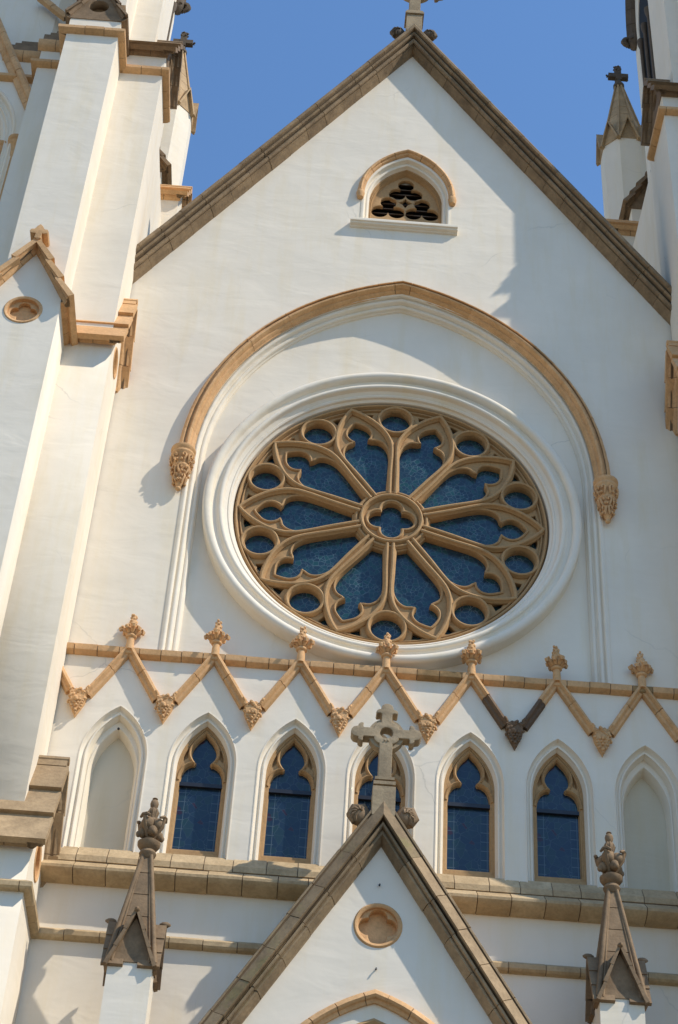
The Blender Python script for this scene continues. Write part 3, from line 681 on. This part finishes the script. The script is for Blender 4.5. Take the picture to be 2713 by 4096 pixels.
TW = tag(empty('bell_tower', (-9.9, 0, 0)), 'white stucco bell tower with its inner buttress faces bright in the sun', 'tower')
TL = empty('tmp_left', (0,0,0))
def tower(parent):
    # front-facing buttress, lower and upper stage
    gabled(facing(-7.09, -2.35, 0), .66, 1.6, 0, 25.93, 27.15, parent, roundel=25.55, rr=.34, finial=True)
    gabled(facing(-7.085, -2.2, 0), .56, 1.4, 26, 35.14, 36.25, parent, face='pinn', roundel=35.50, rr=.22, cop='pinn', hole=True, quat=False, fdrop=35.0, proj=.11, ov=.03, ts=.65)
    # side-facing buttress (its gable looks across the church front): three stages
    gabled(facing(-5.25, -.72, PI/2), .73, 2.2, 0, 15.12, 16.75, parent, roundel=15.12, rr=.30, cop='clean')
    gabled(facing(-5.52, -.67, PI/2), .62, 2.0, 14, 26.05, 27.55, parent, roundel=26.02, rr=.30)
    gabled(facing(-5.58, -.68, PI/2), .60, 1.9, 26, 35.28, 36.30, parent, face='pinn', roundel=35.7, rr=.2, cop='pinn', hole=True, quat=False, fdrop=35.2)
    # pier and recessed tower front
    G().box((-8.36,-1.27,0),(-5.62,.4,26.0)).obj('pier', 'stucco', parent)
    G().box((-8.36,-1.25,25.9),(-5.66,.6,35.25)).obj('pier', 'stucco', parent)
    gw = plate('front_wall', [[(-13,0),(-8.3,0),(-8.3,35.6),(-13,35.6)], arch(1.42, 32.6, 34.75, 12, -10.0, 26)], -.80, .2, 'stucco', parent, smooth=None)
    g = G(); sweep(g, frames(xz(arch(1.42, 32.6, 34.75, 14, -10.0, 26), -.80), FR), FR, [(-.01,0),(.03,.03),(.07,0),(.09,-.10),(.14,-.10),(.17,-.14),(.21,-.11),(.24,-.2),(.29,-.2),(.32,-.26),(.36,-.34),(.37,-.6),(.02,-.6)]); g.obj('belfry_moulding', 'trim', gw, 40)
    for x in (-8.52, -8.86):
        G().lathe([(.09,-.5),(.10,-.3),(.12,-.12),(.16,-.08),(.17,.0),(.13,.03),(.16,.06),(.19,.10),(.19,.15),(.12,.17)], 14).obj('capital', 'terra', gw, 45).location = (x, -.72+(-8.52-x)*.6, 32.35)
        G().lathe([(.085,26),(.085,31.9)], 12).obj('colonnette', 'terra', gw, 45).location = (x, -.72+(-8.52-x)*.6, 0)
    G().box((-11.3,-.1,26),(-8.9,-.05,34.6)).obj('opening', 'void', gw)
    stones(xz([(-8.36,33.15),(-10.0,36.85),(-11.6,33.15)], -.80), (0,-1,0), [(0,0),(0,.06),(.05,.10),(.10,.12),(.12,.2),(.20,.24),(.27,.20),(.27,0)], .5, 'terra', gw, 'coping_stone')
    # strings and eaves round the pier heads
    pth = [(-9.3,-.80,0),(-8.36,-.80,0),(-8.36,-1.25,0),(-7.69,-1.25,0),(-7.69,-2.2,0),(-6.52,-2.2,0),(-6.52,-1.28,0),(-5.58,-1.28,0),(-5.58,.0,0)]
    SC1 = empty('string_course', (0,0,0), parent)
    sp = [(-.05,-.10),(.09,-.07),(.14,-.03),(.145,.05),(.07,.10),(-.05,.12)]
    stones([(x, y, 34.52) for x, y, z in pth], UP, sp, .42, 'terra', SC1, gap=.012)
    for (a, b, z) in (((-8.44,-1.25), (-7.69,-1.25), 35.25), ((-9.3,-.80), (-8.36,-.80), 35.4)):
        stones([(a[0],a[1],z),(b[0],b[1],z)], UP, [(0,-.2),(.08,-.16),(.13,-.08),(.14,.06),(.0,.10)], .4, 'terra', SC1)
        for c in range(3): G().box((a[0]+.08+.10*c, a[1]-.10+.1*c, z+.10+.22*c), (b[0], a[1]+.5, z+.30+.22*c)).obj('roof_slab', 'pinn', SC1)
    # lower string wraps the lowest stage
    stones([(-8.4,-1.45,14.2),(-5.25,-1.45,14.2),(-5.25,0,14.2)], UP, S2P, .5, 'buff', SC1)
    # front eave of the lowest stage runs on past the buttress
    stones([(-8.4,-1.45,15.12),(-7.42,-1.45,15.12)], UP, [(0,-.17),(.05,-.15),(.10,-.09),(.125,-.07),(.13,.04),(.10,.06),(0,.06)], .45, 'buff', SC1)
    G().prism([(-8.4,0),(-5.9,0),(-5.9,15.1),(-8.4,15.1)], -1.45, 0).obj('pier', 'stucco', parent)
    # third stage
    G().box((-7.6,-2.14,35.74),(-6.53,-.4,42)).obj('pier', 'stucco', parent)
    G().box((-7.6,-1.0,35),(-5.95,.4,42)).obj('pier', 'stucco', parent)
    # octagonal belfry
    R = 3.32/math.cos(PI/8); oc = [(-9.9+R*math.cos(PI/8+PI/4*k), 3.05+R*math.sin(PI/8+PI/4*k)) for k in range(8)]
    g = G(); n = 8; g.add([(x,y,28) for x,y in oc]+[(x,y,50) for x,y in oc], [tuple(range(8)), tuple(range(15,7,-1))]+[(i,(i+1)%8,8+(i+1)%8,8+i) for i in range(8)])
    bf = g.obj('belfry', 'stucco', parent)
    Mx = Matrix.Translation((-6.58, 3.05, 0)) @ Matrix.Rotation(PI/2, 4, 'Z')
    op = arch(.80, 45.0, 46.9, 12, 0, 38.6)
    g = G(); sweep(g, frames(xz(op), FR), FR, [(-.12,0),(-.10,.04),(-.05,.05),(0,.02),(.03,.06),(.08,.04),(.09,0)]); g.obj('moulding', 'trim', bf, 40, Mx)
    G().prism(arch(.74, 45.0, 46.8, 10, 0, 38.6), -.012, .02).obj('opening', 'void', bf, None, Mx)
    for q in (-.52, .0, .52): G().lathe([(.09,38.6),(.07,38.8),(.055,38.9),(.055,44.0),(.1,44.2),(.11,44.4)], 10, Matrix.Translation((q,-.05,0))).obj('colonnette', 'dark', bf, 45, Mx)
    hp = arch(1.35, 45.5, 49.5, 8); stones(xz(hp), FR, [(0,0),(0,.14),(.06,.24),(.14,.26),(.20,.16),(.24,.12),(.26,0)], .6, 'dark', bf, 'hood_stone', xf=Mx)
    for q in (-1.25, 1.25):
        g = G(); g.lathe([(.14,.2),(.19,.1),(.18,-.1),(.13,-.3),(.0,-.42)], 10); curl(g, (0,-.05,-.28), (0,-1,.15), (0,0,1), .17, .075); leafy(g, (0,-.12,-.05), .15, 12, 9); curl(g, (0.02,-.08,-.12), (.2,-1,0), (0,0,1), .12, .05)
        g.obj('corbel', 'dark', bf, 50, Mx @ Matrix.Translation((q,-.06,45.45)))
    stones(xz([(-8.9,38.3),(-8.15,37.55)], -.42), (0,-1,0), [(0,0),(0,.10),(.08,.14),(.16,.12),(.18,0)], .5, 'terra', bf, 'coping_stone')
    # rear buttresses and octagonal pinnacled turret
    tu = empty('turret', (-6.64, 7.0, 0), parent)
    r8 = .655/math.cos(PI/8)
    G().lathe([(r8,20),(r8,43.72)], 8, None, True).obj('shaft', 'stucco', tu)
    cor = [(r8*math.cos(PI/8+PI/4*k), r8*math.sin(PI/8+PI/4*k)) for k in range(8)]
    nC = 7; z0, z1 = 43.72, 47.0
    for c in range(nC):
        t0, t1 = c/nC, (c+1)/nC
        a0 = r8*1.02*(1-t0)+.09*t0; a1 = r8*1.02*(1-t1)+.09*t1
        G().lathe([(a0, z0+(z1-z0)*t0+.012), (a1, z0+(z1-z0)*t1)], 8, None, True).obj('spire_course', 'spire', tu)
    for k in range(8):
        x, y = cor[k]; g = G(); g.tube([(x*1.03,y*1.03,z0),(x*.16,y*.16,z1)], [.045,.03], 5); g.obj('spire_rib', 'spire', tu, 50)
        ang = PI/4*k; Mk = Matrix.Rotation(ang+PI/2, 4, 'Z') @ Matrix.Translation((0,-.655,0))
        g = G(); g.prism([(-.27,43.66),(.27,43.66),(0,44.5)], -.02, .3); g.obj('gablet', 'spire', tu, None, Mk)
        for s_ in (-1, 1):
            g = G(); g.add([(s_*.31,-.13,43.60),(s_*.31,.25,43.60),(0,.25,44.60),(0,-.13,44.60),(s_*.25,-.13,43.58),(s_*.25,.25,43.58),(0,.25,44.49),(0,-.13,44.49)], [(0,1,2,3),(4,5,6,7),(0,3,7,4),(1,2,6,5),(0,1,5,4),(2,3,7,6)]); g.obj('gablet_coping', 'spire', tu, None, Mk)
    g = G(); g.lathe([(.10,46.9),(.17,46.97),(.17,47.06),(.10,47.12),(.09,47.3),(.06,47.4)], 12); g.box((-.30,-.08,47.42),(.30,.08,47.60)); g.box((-.09,-.09,47.3),(.09,.09,47.95)); leafy(g, (.27,0,47.5), .10, 6, 1); leafy(g, (-.27,0,47.5), .10, 6, 2); leafy(g, (0,0,47.85), .12, 8, 3)
    g.obj('finial', 'dark', tu, 40)
    gabled(facing(-5.55, 4.75, PI/2), .55, 1.6, 20, 36.95, 37.75, parent, cop='terra')
    gabled(facing(-6.75, 5.2, 0), .48, 1.6, 20, 39.3, 40.2, parent, face='pinn', cop='pinn', fdrop=39.1)
    G().box((-7.6,.3,0),(-5.9,8,36)).obj('nave_pier', 'stucco', parent)
tower(TL)
for o in list(TL.children): o.parent = TW; o.location = Vector(o.location)-Vector(TW.location)
bpy.data.objects.remove(TL)
TR = copytree(TW, None, (9.9, 0, 0)); TR.scale = (-1, 1, 1)
TR['label'] = 'white stucco bell tower whose inner buttress faces are all in shade'

# ------------------------------------------------------------------ porch
PO = tag(empty('entrance_porch', (0,-1,0)), 'gabled white entrance porch with mossy brown coping and a quatrefoil roundel', 'porch')
PO.location = (0,0,0)
ps = 1.61; pz = 15.67
def pr_(x, dz=0): return pz+dz-abs(x)*ps
pb = [(-3.0,0),(3.0,0),(3.0,pr_(3.0,.1)),(0,pz+.1),(-3.0,pr_(3.0,.1))]
parch = arch(1.72, 10.4, 12.85, 14, 0, 0.02)
plate('wall', [pb, parch, circle(.34, 40, 0, 14.33)], -1.0, -.02, 'stucco', PO, smooth=None)
g = G(); sweep(g, frames(xz(parch, -1.0), FR), FR, [(-.01,0),(.03,.02),(.07,-.01),(.09,-.10),(.15,-.11),(.2,-.2),(.26,-.2),(.3,-.4),(.02,-.4)]); g.obj('arch_moulding', 'tracery', PO, 40)
ph = arch(2.02, 10.5, 13.28, 16)
stones(xz(ph, -1.0), FR, [(0,0),(0,.06),(.04,.12),(.10,.15),(.13,.12),(.14,.07),(.19,.05),(.19,0)], .43, 'terra', PO, 'hood_stone')
G().box((-1.6,-.3,0),(1.6,-.2,12.7)).obj('door', 'door', PO)
RD = empty('roundel', (0,-1.0,14.33), PO)
g = G(); sweep(g, frames(xz(circle(.35, 48)), FR, True), FR, [(-.05,0),(-.035,.015),(-.005,.025),(.02,.0),(.035,-.05),(.035,-.20),(-.05,-.20)], closed=True); g.obj('roundel_ring', 'terra', RD, 40)
plate('quatrefoil', [circle(.335, 40), foil(quatre(.15, .14))], .05, .20, 'terra', RD, bevel=.015)
G().lathe([(0,0),(.34,0),(.34,.02),(0,.02)], 24, Matrix.Translation((0,.20,0)) @ Matrix.Rotation(PI/2, 4, 'X')).obj('roundel_back', 'terra', RD)
PC = [(0,0),(0,.02),(-.012,.03),(-.018,.07),(-.035,.12),(-.055,.165),(-.06,.185),(-.085,.185),(-.085,.165),(-.11,.16),(-.105,.22),(-.115,.25),(-.14,.255),(-.15,.22),(-.15,.15),(-.185,.14),(-.18,.29),(-.19,.31),(-.335,.205),(-.34,.17),(-.36,.165),(-.36,.21),(-.385,.21),(-.40,.17),(-.42,.05),(-.45,-.9),(-.2,-.9),(-.1,0)]
prk = xz([(-3.3, pr_(3.3)), (0, pz), (3.3, pr_(3.3))], -1.0)
T = plen(prk); n = 10; cuts = [T/2*i/n for i in range(n)]; cuts[-1] += .1
PC = [(o*1.14, h) for o, h in PC]
PCP = empty('porch_coping', (0,0,0), PO)
pcu = cuts+[T-c for c in cuts[::-1]]
stones(prk, FR, PC, .6, 'mossy', PCP, 'coping_stone', cuts=pcu, jit=.005, gap=.011, mats=['mossy' if c < T/2-.3 else 'clean' for c in pcu[:-1]])
for z in (15.0, 13.62):                                         # two small iron hooks in the plaster
    G().tube([(0,-1.0,z),(0,-1.04,z),(-.01,-1.05,z-.03)], .013, 6).obj('iron_hook', 'iron', PO)

# ------------------------------------------------------------------ crosses
def arm_outline(s=1.0):
    a = [(.20,.085),(.365,.085),(.38,.115),(.372,.165),(.40,.178),(.43,.165),(.455,.135),(.455,.105),(.48,.10),(.53,.085),(.562,.04),(.57,0)]
    pts = []
    for k in range(4):
        c, sn = math.cos(PI/2*k), math.sin(PI/2*k)
        L_ = [(x, -z) for x, z in a]+[(x, z) for x, z in a[::-1][1:]]
        if k == 3: L_ = [(.20,-.105),(.86,-.105),(.86,.105),(.20,.105)]
        pts += [(x*c-z*sn, x*sn+z*c) for x, z in L_]
        for j in range(1, 5):
            t = math.radians(27+36*j/5) if k not in (2, 3) else math.radians((27 if k == 2 else 30)+36*j/5)
            r = .235; pts.append((r*math.cos(t+PI/2*k), r*math.sin(t+PI/2*k)))
    return [(x*s, z*s) for x, z in pts]
def cross(name, loc, label, s=1.0, pedw=.18, mat='cross'):
    c = tag(empty(name, loc), label, 'cross')                   # origin: foot of the pedestal block
    H = .36*s+.19; zc = H+.86*s
    cr = plate('cross_head', [[(x, z+zc) for x, z in arm_outline(s)], circle(.105*s, 28, 0, zc)], -.105*s, .105*s, mat, c, bevel=.012)
    g = G(); sweep(g, frames(xz(circle(.245*s, 48, 0, zc), 0), FR, True), FR, [(-.05*s,-.085*s),(-.05*s,.06*s),(.045*s,.06*s),(.045*s,-.085*s)], closed=True); g.obj('ring', mat, c, 35)
    g = G(); g.box((-.155*s,-.155*s,H-.05),(.155*s,.155*s,H)); g.box((-.125*s,-.125*s,H-.09),(.125*s,.125*s,H-.05)); g.box((-.175*s,-.175*s,H-.15),(.175*s,.175*s,H-.09)); g.box((-.14*s,-.14*s,H-.19),(.14*s,.14*s,H-.15)); g.obj('collar', mat, c)
    G().box((-pedw,-pedw,-.16),(pedw,pedw,H-.19)).obj('pedestal', mat, c)
    for q in (-.02*s, .03*s): G().ball((q, -.11*s, zc-.15*s), .018*s, n=6, m=4).obj('stud', mat, c)
    for sd in (-1, 1):
        g = G(); b = Vector((sd*(pedw+.02), -.02, -.42))
        g.tube([b+Vector((sd*.14,0,-.34)), b+Vector((sd*.07,0,-.10)), b+Vector((sd*.02,0,.10)), b+Vector((sd*.03,0,.30)), b+Vector((sd*.12,0,.44)), b+Vector((sd*.24,-.01,.42)), b+Vector((sd*.29,-.02,.30)), b+Vector((sd*.24,-.03,.20)), b+Vector((sd*.16,-.03,.22))], [.03,.05,.06,.07,.085,.09,.085,.07,.04], 8)
        g.ball(b+Vector((sd*.17,0,.30)), (.16,.13,.16), n=12, m=9)
        rd = random.Random(2)
        for k in range(6):
            a = -1.2+k*.6; g.tube([b+Vector((sd*(.17+.13*math.cos(a)), -.07, .30+.13*math.sin(a))), b+Vector((sd*(.17+.10*math.cos(a+.3)), -.115, .30+.10*math.sin(a+.3))), b+Vector((sd*(.17+.05*math.cos(a+.6)), -.135, .30+.05*math.sin(a+.6)))], [.03,.028,.016], 5)
        for k in range(5): g.ball(b+Vector((sd*rd.uniform(.0,.1), -.05+rd.uniform(-.04,.04), rd.uniform(-.05,.16))), rd.uniform(.03,.05), n=6, m=4)
        g.obj('crocket', 'dark' if s > 1.1 else 'pinn', c, 45)
    return c
cross('stone_cross', (0,-1.03,16.27), 'weathered stone cross with pierced ring standing on the entrance porch gable')
cross('stone_cross', (0,-.06,38.60), 'stone cross on a square pedestal at the peak of the main church gable', 1.30, .19)

# ------------------------------------------------------------------ pinnacles
def pinnacle(x, label):
    c = tag(empty('pinnacle', (x,-.90,0)), label, 'pinnacle', 'pinnacles flanking the porch gable')
    h = .325; zb = 13.33
    G().box((-h,-h,0),(h,h,zb)).obj('pier', 'stucco', c)
    sl = []
    zt = 15.30; nC = 5
    for i in range(nC):
        t0, t1 = i/nC, (i+1)/nC; a = .345*(1-t0)+.055*t0; b = .345*(1-t1)+.055*t1; z0 = zb+(zt-zb)*t0+(.012 if i else 0); z1 = zb+(zt-zb)*t1
        G().lathe([(a*1.4142, z0),(b*1.4142, z1)], 4, None, True).obj('spire_course', 'pinn', c)
    for sx in (-1, 1):
        for sy in (-1, 1):
            for dx, dy, r in ((0,0,.042), (-.07,0,.022), (0,-.07,.022)):
                g = G(); g.tube([(sx*(.345+dx), sy*(.345+dy), zb), (sx*(.055+dx*.25), sy*(.055+dy*.25), zt)], [r, r*.75], 8); g.obj('spire_rib', 'pinn', c, 50)
    for k in range(4):
        Mk = Matrix.Rotation(PI/2*k, 4, 'Z') @ Matrix.Translation((0,-h,0))
        G().prism([(-h-.012,zb-.0),(h+.012,zb-.0),(0,zb+.72)], .0, .30).obj('gablet', 'pinn', c, None, Mk)
        for sd in (-1, 1):
            for i in range(3):
                e = h+.005; P0 = Vector((sd*e, 0, zb-.08)); P1 = Vector((0, 0, zb+.76)); a = P0.lerp(P1, i/3); b = P0.lerp(P1, (i+1)/3+(.03 if i < 2 else 0))
                nrm = Vector((sd*(P1.z-P0.z), 0, e)).normalized(); t0, t1 = .06, .042
                v = []
                for y in (-.10-.004*i, .22):
                    for p, t in ((a, t0), (b, t1)): v += [Vector((p.x, y, p.z)), Vector((p.x, y, p.z))+nrm*t]
                g = G(); g.add(v, [(0,1,3,2),(4,6,7,5),(0,2,6,4),(1,5,7,3),(0,4,5,1),(2,3,7,6)]); g.obj('gablet_coping', 'pinn', c, None, Mk)
        g = G(); g.ball((0,-.08,zb+.80), (.045,.09,.045), n=8, m=5); g.obj('gablet_knob', 'pinn', c, 50, Mk)
    g = G(); g.lathe([(.085,15.20),(.12,15.25),(.135,15.29),(.12,15.33),(.10,15.35),(.14,15.38),(.175,15.43),(.18,15.48),(.15,15.50),(.11,15.51)], 20); g.obj('collar', 'pinn', c, 40)
    g = G(); g.lathe([(.11,15.50),(.08,15.56),(.085,15.70),(.10,15.86),(.07,15.90),(.06,15.93),(.075,15.97),(.085,16.02),(.07,16.07),(.045,16.095),(.06,16.13),(.068,16.18),(.055,16.23),(.025,16.255),(.045,16.27),(.03,16.285),(0,16.29)], 14)
    for k in range(4):
        a = PI/4+PI/2*k+.3; d = Vector((math.cos(a), math.sin(a), 0)); t = Vector((-d.y, d.x, 0))
        g.ball(d*.115+Vector((0,0,15.775)), (.105,.105,.115), n=10, m=7)
        g.tube([d*.20+t*.09+Vector((0,0,15.85)), d*.225+t*.03+Vector((0,0,15.885)), d*.225-t*.03+Vector((0,0,15.885)), d*.20-t*.09+Vector((0,0,15.85))], [.02,.032,.032,.02], 6)
        g.tube([d*.07+Vector((0,0,15.56)), d*.13+Vector((0,0,15.66)), d*.19+Vector((0,0,15.74)), d*.225+Vector((0,0,15.86))], [.03,.04,.04,.03], 6)
        a2 = a+PI/4; d2 = Vector((math.cos(a2), math.sin(a2), 0))
        g.ball(d2*.12+Vector((0,0,15.64)), (.08,.08,.09), n=8, m=6); g.ball(d2*.185+Vector((0,0,15.60)), (.045,.045,.055), n=7, m=5)
    for k in range(8):
        a = 2*PI*k/8; g.tube([(.055*math.cos(a),.055*math.sin(a),15.92),(.085*math.cos(a),.085*math.sin(a),16.02),(.05*math.cos(a),.05*math.sin(a),16.09)], .014, 5)
    g.obj('finial', 'pinn', c, 50)
pinnacle(-3.57, 'brown stone spired pinnacle in full sun beside the mossy slope of the porch gable')
pinnacle(3.57, 'brown stone spired pinnacle mostly in shade with one narrow sunlit strip')
